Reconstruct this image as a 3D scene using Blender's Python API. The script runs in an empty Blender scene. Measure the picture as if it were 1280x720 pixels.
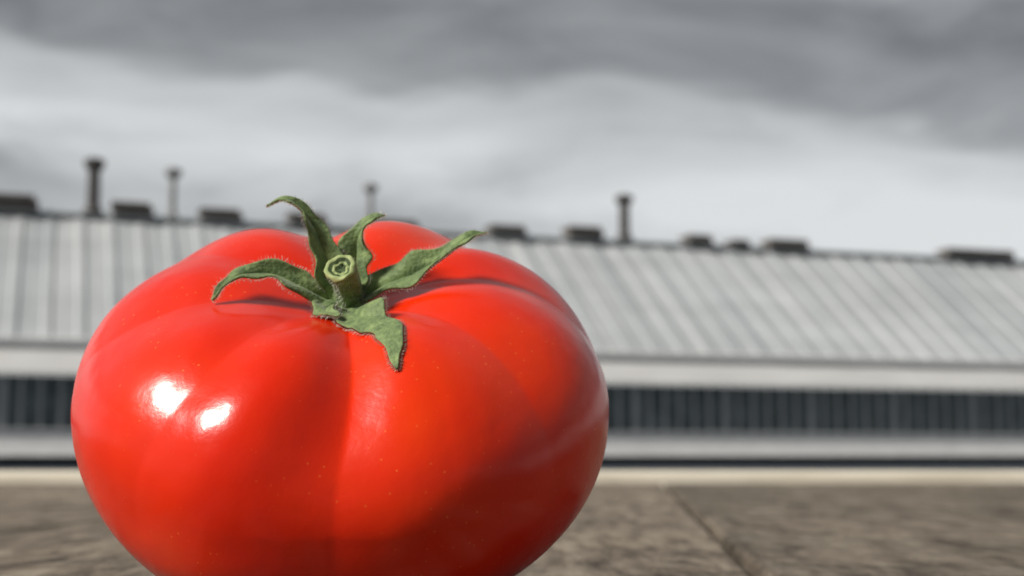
import bpy, bmesh, math, random
from mathutils import Vector, Matrix
from mathutils.bvhtree import BVHTree
random.seed(4)
scene=bpy.context.scene
scene.view_settings.view_transform='Standard'
scene.view_settings.look='None'
scene.view_settings.exposure=0
D2R=math.radians

# ---------------------------------------------------------------- helpers
def link(o,parent=None):
    scene.collection.objects.link(o)
    if parent is not None: o.parent=parent
    return o
def mesh_obj(name,verts,faces,mat=None,parent=None,smooth=False):
    me=bpy.data.meshes.new(name); me.from_pydata([tuple(v) for v in verts],[],faces); me.update()
    if mat: me.materials.append(mat)
    if smooth:
        for p in me.polygons: p.use_smooth=True
    return link(bpy.data.objects.new(name,me),parent)
def empty(name,loc=(0,0,0),rot=(0,0,0)):
    e=bpy.data.objects.new(name,None); e.location=loc; e.rotation_euler=rot; e.empty_display_size=.1
    return link(e)
class Boxes:
    def __init__(s): s.v=[]; s.f=[]
    def box(s,x0,x1,y0,y1,z0,z1):
        n=len(s.v)
        s.v+=[(x0,y0,z0),(x1,y0,z0),(x1,y1,z0),(x0,y1,z0),(x0,y0,z1),(x1,y0,z1),(x1,y1,z1),(x0,y1,z1)]
        s.f+=[tuple(n+i for i in q) for q in [(0,3,2,1),(4,5,6,7),(0,1,5,4),(1,2,6,5),(2,3,7,6),(3,0,4,7)]]
    def cyl(s,x,y,z0,z1,r0,r1,seg=20):
        n=len(s.v)
        for i in range(seg):
            a=2*math.pi*i/seg
            s.v.append((x+r0*math.cos(a),y+r0*math.sin(a),z0))
        for i in range(seg):
            a=2*math.pi*i/seg
            s.v.append((x+r1*math.cos(a),y+r1*math.sin(a),z1))
        for i in range(seg):
            j=(i+1)%seg
            s.f.append((n+i,n+j,n+seg+j,n+seg+i))
        s.f.append(tuple(n+seg+i for i in range(seg))); s.f.append(tuple(n+i for i in reversed(range(seg))))
    def obj(s,name,mat,parent=None,bevel=0):
        o=mesh_obj(name,s.v,s.f,mat,parent)
        if bevel:
            m=o.modifiers.new('bevel','BEVEL'); m.width=bevel; m.segments=3
        return o

def newmat(name):
    m=bpy.data.materials.new(name); m.use_nodes=True
    nt=m.node_tree; b=nt.nodes['Principled BSDF']
    return m,nt,b
def N(nt,t,**kw):
    n=nt.nodes.new(t)
    for k,v in kw.items():
        if k in n.inputs.keys(): n.inputs[k].default_value=v
        else: setattr(n,k,v)
    return n
def ramp(nt,stops,interp='LINEAR'):
    r=nt.nodes.new('ShaderNodeValToRGB'); r.color_ramp.interpolation=interp
    while len(r.color_ramp.elements)<len(stops): r.color_ramp.elements.new(.5)
    for e,(p,c) in zip(r.color_ramp.elements,stops):
        e.position=p; e.color=(c[0],c[1],c[2],1) if not isinstance(c,(int,float)) else (c,c,c,1)
    return r
def coords(nt,scale=(1,1,1),out='Object'):
    tc=N(nt,'ShaderNodeTexCoord'); mp=N(nt,'ShaderNodeMapping'); mp.inputs['Scale'].default_value=scale
    nt.links.new(tc.outputs[out],mp.inputs['Vector']); return mp.outputs['Vector']
def noisy(name,c1,c2,scale=(1,1,1),nscale=5,rough=.7,detail=6,bump=0,bdist=.01,metal=0,lo=.35,hi=.65):
    m,nt,b=newmat(name); v=coords(nt,scale)
    n=N(nt,'ShaderNodeTexNoise',Scale=nscale,Detail=detail,Roughness=.6); nt.links.new(v,n.inputs['Vector'])
    r=ramp(nt,[(lo,c1),(hi,c2)]); nt.links.new(n.outputs['Fac'],r.inputs['Fac'])
    nt.links.new(r.outputs['Color'],b.inputs['Base Color'])
    b.inputs['Roughness'].default_value=rough; b.inputs['Metallic'].default_value=metal
    if bump:
        bp=N(nt,'ShaderNodeBump',Strength=bump,Distance=bdist); nt.links.new(n.outputs['Fac'],bp.inputs['Height'])
        nt.links.new(bp.outputs['Normal'],b.inputs['Normal'])
    return m

# ---------------------------------------------------------------- materials
def tomato_mat():
    m,nt,b=newmat('tomato_skin'); L=nt.links.new
    v=coords(nt)
    n1=N(nt,'ShaderNodeTexNoise',Scale=28,Detail=3); L(v,n1.inputs['Vector'])
    r1=ramp(nt,[(.3,(.68,.014,.001)),(.55,(.78,.026,.001)),(.8,(.84,.055,.002))]); L(n1.outputs['Fac'],r1.inputs['Fac'])
    vo=N(nt,'ShaderNodeTexVoronoi',Scale=620); L(v,vo.inputs['Vector'])
    r2=ramp(nt,[(.06,1.0),(.16,0.0)]); L(vo.outputs['Distance'],r2.inputs['Fac'])
    n2=N(nt,'ShaderNodeTexNoise',Scale=60,Detail=2); L(v,n2.inputs['Vector'])
    r3=ramp(nt,[(.45,0.0),(.65,.5)]); L(n2.outputs['Fac'],r3.inputs['Fac'])
    mul=N(nt,'ShaderNodeMath',operation='MULTIPLY'); L(r2.outputs['Color'],mul.inputs[0]); L(r3.outputs['Color'],mul.inputs[1])
    mx=N(nt,'ShaderNodeMix',data_type='RGBA'); L(mul.outputs[0],mx.inputs[0]); L(r1.outputs['Color'],mx.inputs[6]); mx.inputs[7].default_value=(.9,.22,.04,1)
    L(mx.outputs[2],b.inputs['Base Color'])
    n3=N(nt,'ShaderNodeTexNoise',Scale=90,Detail=5); L(v,n3.inputs['Vector'])
    r4=ramp(nt,[(.3,.18),(.7,.28)]); L(n3.outputs['Fac'],r4.inputs['Fac']); L(r4.outputs['Color'],b.inputs['Roughness'])
    b.inputs['Subsurface Weight'].default_value=.03
    b.inputs['Subsurface Radius'].default_value=(1,.12,.05)
    b.inputs['Subsurface Scale'].default_value=.003
    b.inputs['Specular IOR Level'].default_value=.42
    n4=N(nt,'ShaderNodeTexNoise',Scale=900,Detail=3); L(v,n4.inputs['Vector'])
    bp=N(nt,'ShaderNodeBump',Strength=.14,Distance=.0002); L(n4.outputs['Fac'],bp.inputs['Height'])
    n5=N(nt,'ShaderNodeTexNoise',Scale=70,Detail=2); L(v,n5.inputs['Vector'])
    bp2=N(nt,'ShaderNodeBump',Strength=.38,Distance=.0014); L(n5.outputs['Fac'],bp2.inputs['Height']); L(bp.outputs['Normal'],bp2.inputs['Normal'])
    L(bp2.outputs['Normal'],b.inputs['Normal'])
    return m
def green_mat(name,dark,light):
    m,nt,b=newmat(name); L=nt.links.new; v=coords(nt)
    n=N(nt,'ShaderNodeTexNoise',Scale=420,Detail=6,Roughness=.7); L(v,n.inputs['Vector'])
    r=ramp(nt,[(.3,dark),(.55,[(a+c)/2 for a,c in zip(dark,light)]),(.75,light)]); L(n.outputs['Fac'],r.inputs['Fac']); L(r.outputs['Color'],b.inputs['Base Color'])
    b.inputs['Roughness'].default_value=.65
    b.inputs['Sheen Weight'].default_value=.2
    n2=N(nt,'ShaderNodeTexNoise',Scale=1500,Detail=4); L(v,n2.inputs['Vector'])
    bp=N(nt,'ShaderNodeBump',Strength=.7,Distance=.0004); L(n2.outputs['Fac'],bp.inputs['Height']); L(bp.outputs['Normal'],b.inputs['Normal'])
    return m
def wood_mat():
    m,nt,b=newmat('weathered_wood'); L=nt.links.new
    at=N(nt,'ShaderNodeObjectInfo')
    mr=N(nt,'ShaderNodeMath',operation='MULTIPLY'); mr.inputs[1].default_value=40; L(at.outputs['Random'],mr.inputs[0])
    def vv(sc):
        v=coords(nt,sc); add=N(nt,'ShaderNodeVectorMath',operation='ADD'); L(v,add.inputs[0]); L(mr.outputs[0],add.inputs[1]); return add.outputs[0]
    n=N(nt,'ShaderNodeTexNoise',Scale=3,Detail=9,Roughness=.74,Distortion=.2); L(vv((40,7,40)),n.inputs['Vector'])
    r=ramp(nt,[(.38,(.075,.056,.040)),(.46,(.175,.140,.102)),(.54,(.245,.203,.153)),(.66,(.36,.31,.24))]); L(n.outputs['Fac'],r.inputs['Fac'])
    n2=N(nt,'ShaderNodeTexNoise',Scale=3,Detail=6,Roughness=.72,Distortion=.2); L(vv((16,30,1)),n2.inputs['Vector'])
    r2=ramp(nt,[(.41,.30),(.455,1.0)]); L(n2.outputs['Fac'],r2.inputs['Fac'])
    n3=N(nt,'ShaderNodeTexNoise',Scale=2,Detail=4); L(vv((4,2.5,1)),n3.inputs['Vector'])
    r3=ramp(nt,[(.35,.72),(.65,1.12)]); L(n3.outputs['Fac'],r3.inputs['Fac'])
    r5=ramp(nt,[(.0,.80),(1,1.08)]); L(at.outputs['Random'],r5.inputs['Fac'])
    m1=N(nt,'ShaderNodeMix',data_type='RGBA',blend_type='MULTIPLY'); m1.inputs[0].default_value=.7; L(r.outputs['Color'],m1.inputs[6]); L(r2.outputs['Color'],m1.inputs[7])
    m2=N(nt,'ShaderNodeMix',data_type='RGBA',blend_type='MULTIPLY'); m2.inputs[0].default_value=1; L(m1.outputs[2],m2.inputs[6]); L(r3.outputs['Color'],m2.inputs[7])
    m3=N(nt,'ShaderNodeMix',data_type='RGBA',blend_type='MULTIPLY'); m3.inputs[0].default_value=1; L(m2.outputs[2],m3.inputs[6]); L(r5.outputs['Color'],m3.inputs[7])
    L(m3.outputs[2],b.inputs['Base Color']); b.inputs['Roughness'].default_value=.8
    b.inputs['Specular IOR Level'].default_value=.3
    bp=N(nt,'ShaderNodeBump',Strength=.8,Distance=.0018); L(n2.outputs['Fac'],bp.inputs['Height'])
    bp2=N(nt,'ShaderNodeBump',Strength=.9,Distance=.002); L(n.outputs['Fac'],bp2.inputs['Height']); L(bp.outputs['Normal'],bp2.inputs['Normal']); L(bp2.outputs['Normal'],b.inputs['Normal'])
    return m
M_tom=tomato_mat()
M_sep=green_mat('sepal_green',(.04,.085,.018),(.29,.40,.14))
M_stem=green_mat('stem_green',(.05,.10,.02),(.26,.36,.12))
M_cut=noisy('stem_cut',(.24,.32,.11),(.38,.44,.18),nscale=600,rough=.7)
M_core=noisy('stem_core',(.03,.055,.015),(.08,.12,.04),nscale=600,rough=.8)
M_hair=noisy('pale_hair',(.5,.5,.42),(.65,.64,.55),nscale=50,rough=.5)
M_wood=wood_mat()
M_cream=noisy('cream_paint',(.66,.60,.48),(.82,.76,.63),scale=(3,30,30),nscale=4,rough=.6)
M_ground=noisy('asphalt',(.035,.045,.058),(.06,.075,.092),nscale=.4,rough=.85)
M_fascia=noisy('fascia_white',(.70,.70,.68),(.82,.82,.80),scale=(.1,1,.6),nscale=2,rough=.5)
M_trim=noisy('trim_white',(.76,.76,.75),(.88,.88,.87),scale=(.3,1,1),nscale=2,rough=.6)
M_glass=noisy('window_glass',(.07,.095,.098),(.20,.235,.24),scale=(.25,1,.3),nscale=2,rough=.25)
M_mull=noisy('mullion_grey',(.46,.48,.48),(.60,.62,.62),nscale=1,rough=.5)
M_dark=noisy('dark_metal',(.04,.037,.036),(.09,.083,.078),nscale=2,rough=.6)
M_vent=noisy('vent_brown_grey',(.10,.088,.078),(.20,.18,.165),nscale=2,rough=.7)
M_grey=noisy('grey_metal',(.16,.16,.16),(.27,.27,.27),nscale=2,rough=.5)
M_plinth=noisy('plinth_slate',(.05,.07,.09),(.09,.11,.13),nscale=1,rough=.8)
M_wall=noisy('wall_panel',(.3,.31,.31),(.42,.42,.42),nscale=.5,rough=.7)
def roof_mat():
    m,nt,b=newmat('roof_sheet_metal'); L=nt.links.new
    v=coords(nt,(.35,.03,.03)); n=N(nt,'ShaderNodeTexNoise',Scale=1.5,Detail=5,Roughness=.65); L(v,n.inputs['Vector'])
    r=ramp(nt,[(.3,(.34,.37,.385)),(.5,(.43,.455,.467)),(.7,(.52,.54,.545))]); L(n.outputs['Fac'],r.inputs['Fac'])
    v2=coords(nt,(.06,.25,.25)); n2=N(nt,'ShaderNodeTexNoise',Scale=1,Detail=5); L(v2,n2.inputs['Vector'])
    r2=ramp(nt,[(.3,.82),(.7,1.08)]); L(n2.outputs['Fac'],r2.inputs['Fac'])
    m1=N(nt,'ShaderNodeMix',data_type='RGBA',blend_type='MULTIPLY'); m1.inputs[0].default_value=1; L(r.outputs['Color'],m1.inputs[6]); L(r2.outputs['Color'],m1.inputs[7])
    L(m1.outputs[2],b.inputs['Base Color']); b.inputs['Roughness'].default_value=.6
    return m
M_roof=roof_mat()

# ---------------------------------------------------------------- camera
TABLE_Z=.75; CAM_H=.0274
cam=bpy.data.cameras.new('camera'); co=link(bpy.data.objects.new('camera',cam)); scene.camera=co
cam.lens=50; cam.sensor_width=36; cam.clip_start=.01; cam.clip_end=5000
co.location=(0,0,TABLE_Z+CAM_H); co.rotation_euler=(D2R(90+6.74),0,0)
cam.dof.use_dof=True; cam.dof.focus_distance=.215; cam.dof.aperture_fstop=26

# ---------------------------------------------------------------- tomato
R=.0460; CT=.515; CB=.70
#     azimuth depth width
GRO=[(8,.175,11.5),(-33,.042,9),(-76,.070,16),(-120,.055,14),(-168,.16,13),(142,.10,13),(100,.085,14),(54,.085,14),(30,.02,9)]
def adiff(a,b): return (a-b+180)%360-180
def sstep(x): x=max(0,min(1,x)); return x*x*(3-2*x)
def surf(a,t):
    s=math.sin(t); c=math.cos(t)
    r=abs(s)**.84; z=(CT if c>0 else CB)*math.copysign(abs(c)**.88,c)
    g=0
    wob=3.5*math.sin(t*2.3+1)
    for ga,d,w in GRO:
        k=adiff(a,ga+wob)/(w*(1+.42*math.sin(t)))
        g+=d*(.80*math.exp(-k*k)+.20*math.exp(-abs(k)*1.9))
    wt=sstep(t/.42)*(.14+.86*math.exp(-((t-.76)/.70)**2))*(1-sstep((t-1.3)/1.2))
    f=1+.036-g*wt
    f+=.016*math.sin(math.radians(a)*2+.6)*s
    f+=.006*math.sin(math.radians(a)*3+t*4)*s
    r*=f; z*=(1+(f-1)*.95) if z>0 else 1
    z-=.19*math.exp(-(r/.36)**2)*(z>0)
    if z<0: z+=.05*math.exp(-(r/.25)**2)
    ar=math.radians(a)
    return Vector((math.sin(ar)*r,-math.cos(ar)*r,z))*R
NA,NT=420,240
verts=[surf(0,0)]
for j in range(1,NT):
    t=math.pi*j/NT
    for i in range(NA): verts.append(surf(360*i/NA,t))
verts.append(surf(0,math.pi-1e-6))
faces=[]
for i in range(NA): faces.append((0,1+i,1+(i+1)%NA))
for j in range(NT-2):
    for i in range(NA):
        a=1+j*NA+i; b_=1+j*NA+(i+1)%NA; faces.append((a,a+NA,b_+NA,b_))
last=len(verts)-1; o0=1+(NT-2)*NA
for i in range(NA): faces.append((o0+i,last,o0+(i+1)%NA))
tom=mesh_obj('tomato',verts,faces,M_tom,None,True)
bvh=BVHTree.FromPolygons(verts,faces)
TILT=D2R(32)
rot=Matrix.Rotation(D2R(1.0),4,'Y')@Matrix.Rotation(TILT,4,'X')
zmin=min((rot@v).z for v in verts)
tom.matrix_world=Matrix.Translation((-.0293,.25,TABLE_Z-zmin+.0001))@rot

U=R/333
base=bvh.ray_cast(Vector((0,0,1)),Vector((0,0,-1)))[0]
def sz(x,y):
    h=bvh.ray_cast(Vector((x,y,1)),Vector((0,0,-1)))[0]
    return h.z if h else -1
def catmull(P,n):
    out=[]
    Q=[P[0]*2-P[1]]+P+[P[-1]*2-P[-2]]
    for i in range(1,len(Q)-2):
        for k in range(n):
            t=k/n; p0,p1,p2,p3=Q[i-1:i+3]
            out.append(.5*((2*p1)+(p2-p0)*t+(2*p0-5*p1+4*p2-p3)*t*t+(3*p1-p0-3*p2+p3)*t**3))
    out.append(P[-1]); return out
hair_v=[];hair_f=[]
def hair(p,d,l,w=.00004):
    d=d.normalized(); s=d.cross(Vector((.3,.5,.8))).normalized()*w; s2=d.cross(s).normalized()*w
    n=len(hair_v); m=p+d*l*.6+Vector((random.uniform(-1,1),random.uniform(-1,1),random.uniform(-1,1)))*l*.12
    hair_v.extend([p+s,p-s,p+s2,m+s*.6,m-s*.6,m+s2*.6,p+d*l])
    hair_f.extend([(n,n+1,n+4,n+3),(n+1,n+2,n+5,n+4),(n+2,n,n+3,n+5),(n+3,n+4,n+6),(n+4,n+5,n+6),(n+5,n+3,n+6)])
sv=[];sf=[]
def sepal(pts,width,twist=0,fold=.35,seedp=0,peak=.3,tip=1.6):
    P=catmull([Vector(p)*U+Vector((0,0,base.z)) for p in pts],14)
    n=len(P); K=10; st=len(sv)
    for i,p in enumerate(P):
        u=i/(n-1)
        tg=(P[min(i+1,n-1)]-P[max(i-1,0)]).normalized()
        up=Vector((0,-.5,1)).normalized()
        if abs(tg.dot(up))>.93: up=Vector((0,-1,.2)).normalized()
        side=tg.cross(up).normalized(); nor=side.cross(tg).normalized()
        q=Matrix.Rotation(twist*sstep(u*1.2),3,tg); side=q@side; nor=q@nor
        w=width*U*((.55+.45*sstep(u/peak))*(1-u**tip)*(1-.10*math.sin(u*19+seedp))+.045)
        for k in range(K+1):
            s=k/K*2-1
            wl=w*(1+.12*math.sin(u*31+seedp*2+(3 if s>0 else 0)))
            pp=p+side*(wl*s)+nor*(fold*w*(abs(s)**1.3))
            pp+=nor*(w*.25*math.sin(u*15+seedp+s*2.5))*abs(s)
            pp+=nor*(-w*.20*math.exp(-(s/.12)**2))
            zz=sz(pp.x,pp.y)+(2.0)*U
            if pp.z<zz: pp.z=zz+ (.6*U*abs(s))
            sv.append(pp)
            if k in (0,K):
                for _ in range(4): hair(pp,side*(1 if k else -1)+nor*random.uniform(-.6,.9)+tg*random.uniform(-.3,.8),random.uniform(.0003,.0010))
            elif random.random()<.5: hair(pp,nor+side*random.uniform(-.6,.6)+tg*random.uniform(-.2,.7),random.uniform(.0002,.0007))
    for i in range(n-1):
        for k in range(K):
            a=st+i*(K+1)+k; sf.append((a,a+1,a+K+2,a+K+1))
sepal([(-2,2,6),(-14,12,34),(-22,24,62),(-36,38,88),(-52,46,110),(-72,46,122),(-92,38,116)],21,twist=.6,seedp=1)
sepal([(6,6,4),(14,18,28),(16,28,54),(20,38,80),(34,44,98),(52,46,104)],26,twist=-.4,seedp=2,peak=.4)
sepal([(10,2,4),(46,6,24),(88,14,40),(128,28,60),(156,40,78),(178,48,82)],27,twist=-.5,fold=.45,seedp=3)
sepal([(2,-6,4),(14,-36,10),(32,-72,24),(52,-100,24),(72,-134,16),(80,-170,-4),(85,-196,-30)],35,twist=.1,fold=.12,seedp=4,peak=.3,tip=1.25)
sepal([(-6,0,4),(-40,-8,26),(-78,-8,46),(-112,-24,52),(-134,-42,46),(-146,-54,32)],22,twist=.35,fold=.4,seedp=5)
sepal([(0,-4,4),(-14,-30,12),(-10,-54,20),(8,-78,26)],22,twist=.0,fold=.1,seedp=6)
cal=mesh_obj('calyx',sv,sf,M_sep,tom,True)
m=cal.modifiers.new('solid','SOLIDIFY'); m.thickness=.00045; m.offset=1
m=cal.modifiers.new('sub','SUBSURF'); m.levels=1; m.render_levels=1
# stem
stv=[];stf=[];SEG=48
path=catmull([Vector(p)*U+Vector((0,0,base.z)) for p in [(4,6,-6),(8,4,8),(10,-6,26),(8,-18,48),(4,-28,66)]],8)
for i,p in enumerate(path):
    u=i/(len(path)-1)
    r_=34-17*sstep(u/.5)+2.5*sstep((u-.75)/.25)
    tg=(path[min(i+1,len(path)-1)]-path[max(i-1,0)]).normalized()
    x=tg.cross(Vector((0,1,0.2))).normalized(); y=tg.cross(x)
    for k in range(SEG):
        a=2*math.pi*k/SEG; rr=r_*U*(1+.07*math.sin(5*a+1)*(1-.5*u)+.03*math.sin(9*a+u*3))
        pt=p+(x*math.cos(a)+y*math.sin(a))*rr; stv.append(pt)
        if random.random()<.25: hair(pt,(pt-p)+tg*random.uniform(-.0005,.001),random.uniform(.0003,.0008))
n=len(path)
for i in range(n-1):
    for k in range(SEG):
        a=i*SEG+k; b_=i*SEG+(k+1)%SEG; stf.append((a,b_,b_+SEG,a+SEG))
p=path[-1]; tg=(path[-1]-path[-2]).normalized(); x=tg.cross(Vector((0,1,0.2))).normalized(); y=tg.cross(x)
rings=[(19.0,2.0),(17,3.4),(14,2.6),(11.8,0.6),(10,-.6),(8.6,.2),(7,-.5),(4.8,-3.0),(2.2,-3.6)]
for r_,h in rings:
    for k in range(SEG):
        a=2*math.pi*k/SEG; stv.append(p+tg*(h+.8*math.sin(4*a+r_)+.6*math.sin(7*a))*U+(x*math.cos(a)+y*math.sin(a))*r_*U*(1+.06*math.sin(3*a+2)+.025*math.sin(8*a)))
cut=[]
for i in range(n-1,n-1+len(rings)):
    for k in range(SEG):
        a=i*SEG+k; b_=i*SEG+(k+1)%SEG; stf.append((a,b_,b_+SEG,a+SEG)); cut.append((len(stf)-1,i-n+1))
stf.append(tuple(len(stv)-SEG+k for k in range(SEG))); cut.append((len(stf)-1,9))
stem=mesh_obj('stem',stv,stf,M_stem,tom,True)
stem.data.materials.append(M_cut); stem.data.materials.append(M_core)
for f,l in cut: stem.data.polygons[f].material_index=1 if l in (0,1,2,5,6) else 2
hairs=mesh_obj('fine_hairs',hair_v,hair_f,M_hair,tom)

# ---------------------------------------------------------------- table
tab=empty('wooden_table',(0,0,TABLE_Z))
YB,YF=1.47,-.45; TH=.035
def seam(x_at0):
    return lambda y: x_at0+.085*y
left=lambda y:-1.15
right=lambda y:1.15
seams=[left,seam(-.745),seam(-.487),seam(-.229),seam(.0295),seam(.40),seam(.72),right]
G=.0022
for i in range(len(seams)-1):
    a,b_=seams[i],seams[i+1]; v=[];f=[]
    ys=[YF,YB]
    for z in (-TH,0):
        for y in ys:
            v.append((a(y)+(G if i else 0),y,z)); v.append((b_(y)-(G if i<len(seams)-2 else 0),y,z))
    f=[(0,2,3,1),(4,5,7,6),(0,1,5,4),(1,3,7,5),(3,2,6,7),(2,0,4,6)]
    o=mesh_obj('plank',v,f,M_wood,tab)
    bv=o.modifiers.new('bevel','BEVEL'); bv.width=.0018; bv.segments=3
    o.location.z=0 if i==3 else random.uniform(-.0006,0)
B=Boxes(); B.box(-1.15,1.15,YB+.002,YB+.045,-.03,.0120); B.obj('edge_strip',M_cream,tab,.004)
B=Boxes()
B.box(-1.05,1.05,YB-.09,YB-.06,-.135,-TH-.002); B.box(-1.05,1.05,YF+.06,YF+.09,-.135,-TH-.002)
B.box(-1.08,-1.052,YF+.06,YB-.06,-.135,-TH-.002); B.box(1.052,1.08,YF+.06,YB-.06,-.135,-TH-.002)
B.obj('apron',M_wood,tab,.002)
B=Boxes()
for x in (-1.05,.97):
    for y in (YF+.092,YB-.172): B.box(x,x+.08,y,y+.08,-TABLE_Z,-TH-.002)
B.obj('legs',M_wood,tab,.003)

# ---------------------------------------------------------------- ground
mesh_obj('ground',[(-2500,-2500,0),(2500,-2500,0),(2500,2500,0),(-2500,2500,0)],[(0,1,2,3)],M_ground)

# ---------------------------------------------------------------- industrial hall
hall=empty('factory_hall',(-33.7,93.6,0),(0,0,D2R(18.2)))
S0,S1=-60,170; RZ=19.1; EZ=9.0; BACK=14
B=Boxes(); B.box(S0,S1,.15,28,0,6.0); B.obj('walls',M_wall,hall)
B=Boxes(); B.box(S0,S1,-.10,.10,0,.72); B.obj('plinth',M_plinth,hall)
a,b_=S0-.5,S1+.5
def prism(name,prof,mat):
    v=[(a,y,z) for y,z in prof]+[(b_,y,z) for y,z in prof]; n=len(prof)
    f=[(i,n+i,n+(i+1)%n,(i+1)%n) for i in range(n)]+[tuple(range(n)),tuple(reversed(range(n,2*n)))]
    return mesh_obj(name,v,f,mat,hall)
prism('lower_white_band',[(-.85,.80),(-.35,2.05),(-.35,2.45),(.10,2.45),(.10,.80)],M_trim)
B=Boxes(); B.box(S0,S1,-.52,.08,2.46,2.60); B.obj('window_sill',M_trim,hall,.03)
B=Boxes(); B.box(S0,S1,-.02,.12,2.61,6.1); B.obj('window_glazing',M_glass,hall)
B=Boxes(); s=S0
i=0
while s<S1:
    w=.24+random.uniform(-.04,.06) if i%6 else .5
    B.box(s,s+w,-.20,-.03,2.61,6.1); s+=1.25; i+=1
B.obj('mullions',M_mull,hall)
prism('fascia',[(-1.6,6.2),(-.75,8.05),(.05,8.05),(.05,6.2)],M_fascia)
B=Boxes(); B.box(a,b_,-1.0,.02,8.07,8.6); B.obj('gutter',M_trim,hall,.1)
def rise(y): return EZ+(RZ-EZ)*y/BACK
P=[];s=S0-.5
while s<S1:
    P+= [(s,0),(s+1.35,0),(s+1.5,.12),(s+1.95,.12),(s+2.1,0)]; s+=2.2
v=[];f=[];n=len(P)
ny=Vector((0,-(RZ-EZ),BACK)).normalized()
for yy,zz,sg in ((-.7,rise(-.7),1),(BACK,RZ,1),(BACK*2+.9,rise(-.9),-1)):
    for sx,h in P: v.append((sx,yy+ny.y*h*sg,zz+h))
for r_ in range(2):
    for k in range(n-1): f.append((r_*n+k,r_*n+k+1,(r_+1)*n+k+1,(r_+1)*n+k))
mesh_obj('ribbed_roof',v,f,M_roof,hall)
mesh_obj('gable_end',[(S0,.15,6),(S0,27.9,6),(S0,BACK,RZ-.3),(S1,.15,6),(S1,27.9,6),(S1,BACK,RZ-.3)],[(0,1,2),(3,5,4)],M_wall,hall)
B=Boxes(); B.box(S0-.6,S1+.6,BACK-.55,BACK+.55,RZ+.05,RZ+.30); B.obj('ridge_cap',M_roof,hall,.1)
B=Boxes()
for s,w,h in [(-10,3,.9),(.1,3.6,1.1),(8.9,3.1,.95),(15.7,3.3,.8),(22.6,3.1,.8),(30.0,3.6,.65),(39.6,3.2,.7),(46.6,3.2,.95),(57.4,2.4,.75),(61.4,1.8,.5),(66.2,4.0,.75),(86.6,7.5,.75),(98,3,.9),(110,3,.9),(-25,3,.9)]:
    B.box(s-w/2,s+w/2,BACK-.8,BACK+.8,RZ+.31,RZ+.31+h*.65)
    B.box(s-w/2-.15,s+w/2-.3,BACK-1.1,BACK+1.1,RZ+.32+h*.65,RZ+.31+h)
B.obj('ridge_vents',M_vent,hall,.12)
def stack(s,h,r,mat,cap):
    B=Boxes(); B.cyl(s,BACK,RZ+.2,RZ+h*.82,r,r*.92); B.cyl(s,BACK,RZ+.42,RZ+.9,r*1.6,r*1.1)
    B.cyl(s,BACK,RZ+h*.80,RZ+h*.88,r*1.1,cap); B.cyl(s,BACK,RZ+h*.88,RZ+h*.96,cap,cap); B.cyl(s,BACK,RZ+h*.96,RZ+h,cap,cap*.5)
    B.obj('roof_stack',mat,hall)
stack(5.9,4.7,.50,M_dark,.8); stack(11.9,4.3,.26,M_grey,.66); stack(27.8,4.0,.24,M_grey,.62); stack(50.4,4.4,.48,M_dark,.78)

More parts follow.
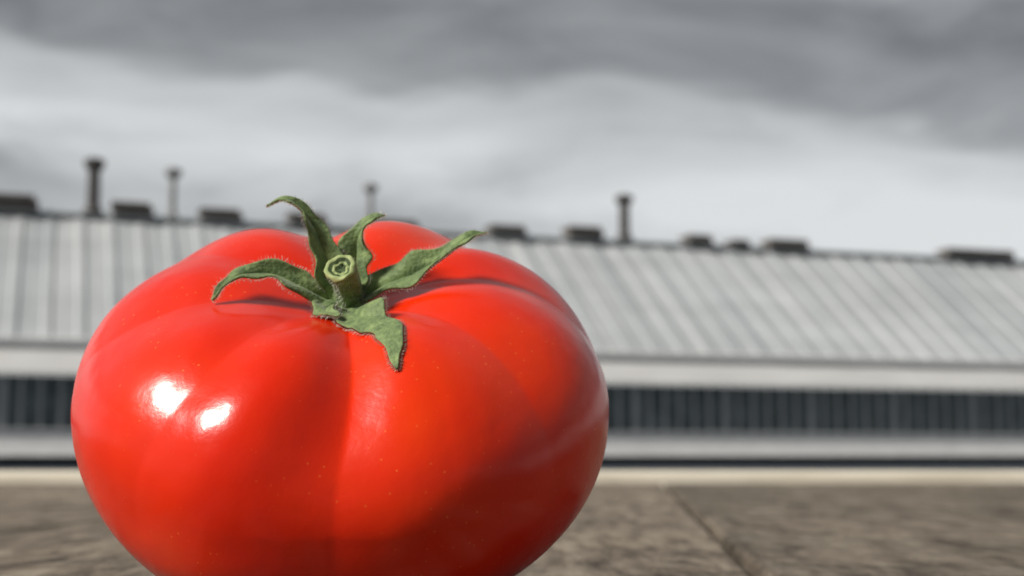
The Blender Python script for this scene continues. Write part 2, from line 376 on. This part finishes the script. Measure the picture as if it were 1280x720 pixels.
# ---------------------------------------------------------------- light
Ldir=Vector((-.70,-.40,.66)).normalized()
sun=bpy.data.lights.new('sun','SUN'); sun.energy=4.6; sun.angle=D2R(13); sun.color=(1,.95,.88)
so=link(bpy.data.objects.new('sun',sun)); so.rotation_euler=Ldir.to_track_quat('Z','Y').to_euler(); so.location=(-5,-3,6)
W=bpy.data.worlds.new('World'); scene.world=W; W.use_nodes=True; nt=W.node_tree; L=nt.links.new
bg=nt.nodes['Background']
sky=N(nt,'ShaderNodeTexSky'); sky.sky_type='NISHITA'; sky.sun_disc=False
sky.sun_elevation=math.asin(Ldir.z); sky.sun_rotation=math.atan2(Ldir.x,Ldir.y)
scl=N(nt,'ShaderNodeVectorMath',operation='SCALE'); scl.inputs['Scale'].default_value=.10; L(sky.outputs[0],scl.inputs[0])
tc=N(nt,'ShaderNodeTexCoord'); sep=N(nt,'ShaderNodeSeparateXYZ'); L(tc.outputs['Generated'],sep.inputs[0])
def cloud(scale,loc,ns,det,dist):
    mp=N(nt,'ShaderNodeMapping'); mp.inputs['Scale'].default_value=scale; mp.inputs['Location'].default_value=loc; L(tc.outputs['Generated'],mp.inputs[0])
    n=N(nt,'ShaderNodeTexNoise',Scale=ns,Detail=det,Roughness=.52,Distortion=dist); L(mp.outputs[0],n.inputs['Vector']); return n.outputs['Fac']
def math_(op,a,b_=None,c=None):
    n=N(nt,'ShaderNodeMath',operation=op)
    for i,q in enumerate((a,b_,c)):
        if q is None: continue
        if isinstance(q,(int,float)): n.inputs[i].default_value=q
        else: L(q,n.inputs[i])
    return n.outputs[0]
nA=cloud((1.6,1.6,5),(3.1,.4,1.7),1.5,4,.3)
nB=cloud((2.5,2.5,7),(9.3,2.4,4.7),2.0,5,.4)
h=math_('MULTIPLY_ADD',sep.outputs['X'],.10,sep.outputs['Z'])
h=math_('ADD',h,math_('MULTIPLY_ADD',nA,.15,-.069))
h=math_('ADD',h,math_('MULTIPLY_ADD',nB,.08,-.036))
zr=ramp(nt,[(.0,.66),(.15,.58),(.21,.84),(.245,.64),(.275,.24),(.32,.18),(.385,.44),(.8,.30)],'EASE'); L(h,zr.inputs['Fac'])
ad=math_('ADD',zr.outputs['Color'],math_('MULTIPLY_ADD',nB,1.0,-.5))
rear_dim=math_('MULTIPLY_ADD',sep.outputs['Y'],.6,-.14); rear_dim=math_('MINIMUM',rear_dim,0.0)  # unseen sky behind the camera darkened on purpose, less fill on the tomato
ad=math_('ADD',ad,rear_dim)
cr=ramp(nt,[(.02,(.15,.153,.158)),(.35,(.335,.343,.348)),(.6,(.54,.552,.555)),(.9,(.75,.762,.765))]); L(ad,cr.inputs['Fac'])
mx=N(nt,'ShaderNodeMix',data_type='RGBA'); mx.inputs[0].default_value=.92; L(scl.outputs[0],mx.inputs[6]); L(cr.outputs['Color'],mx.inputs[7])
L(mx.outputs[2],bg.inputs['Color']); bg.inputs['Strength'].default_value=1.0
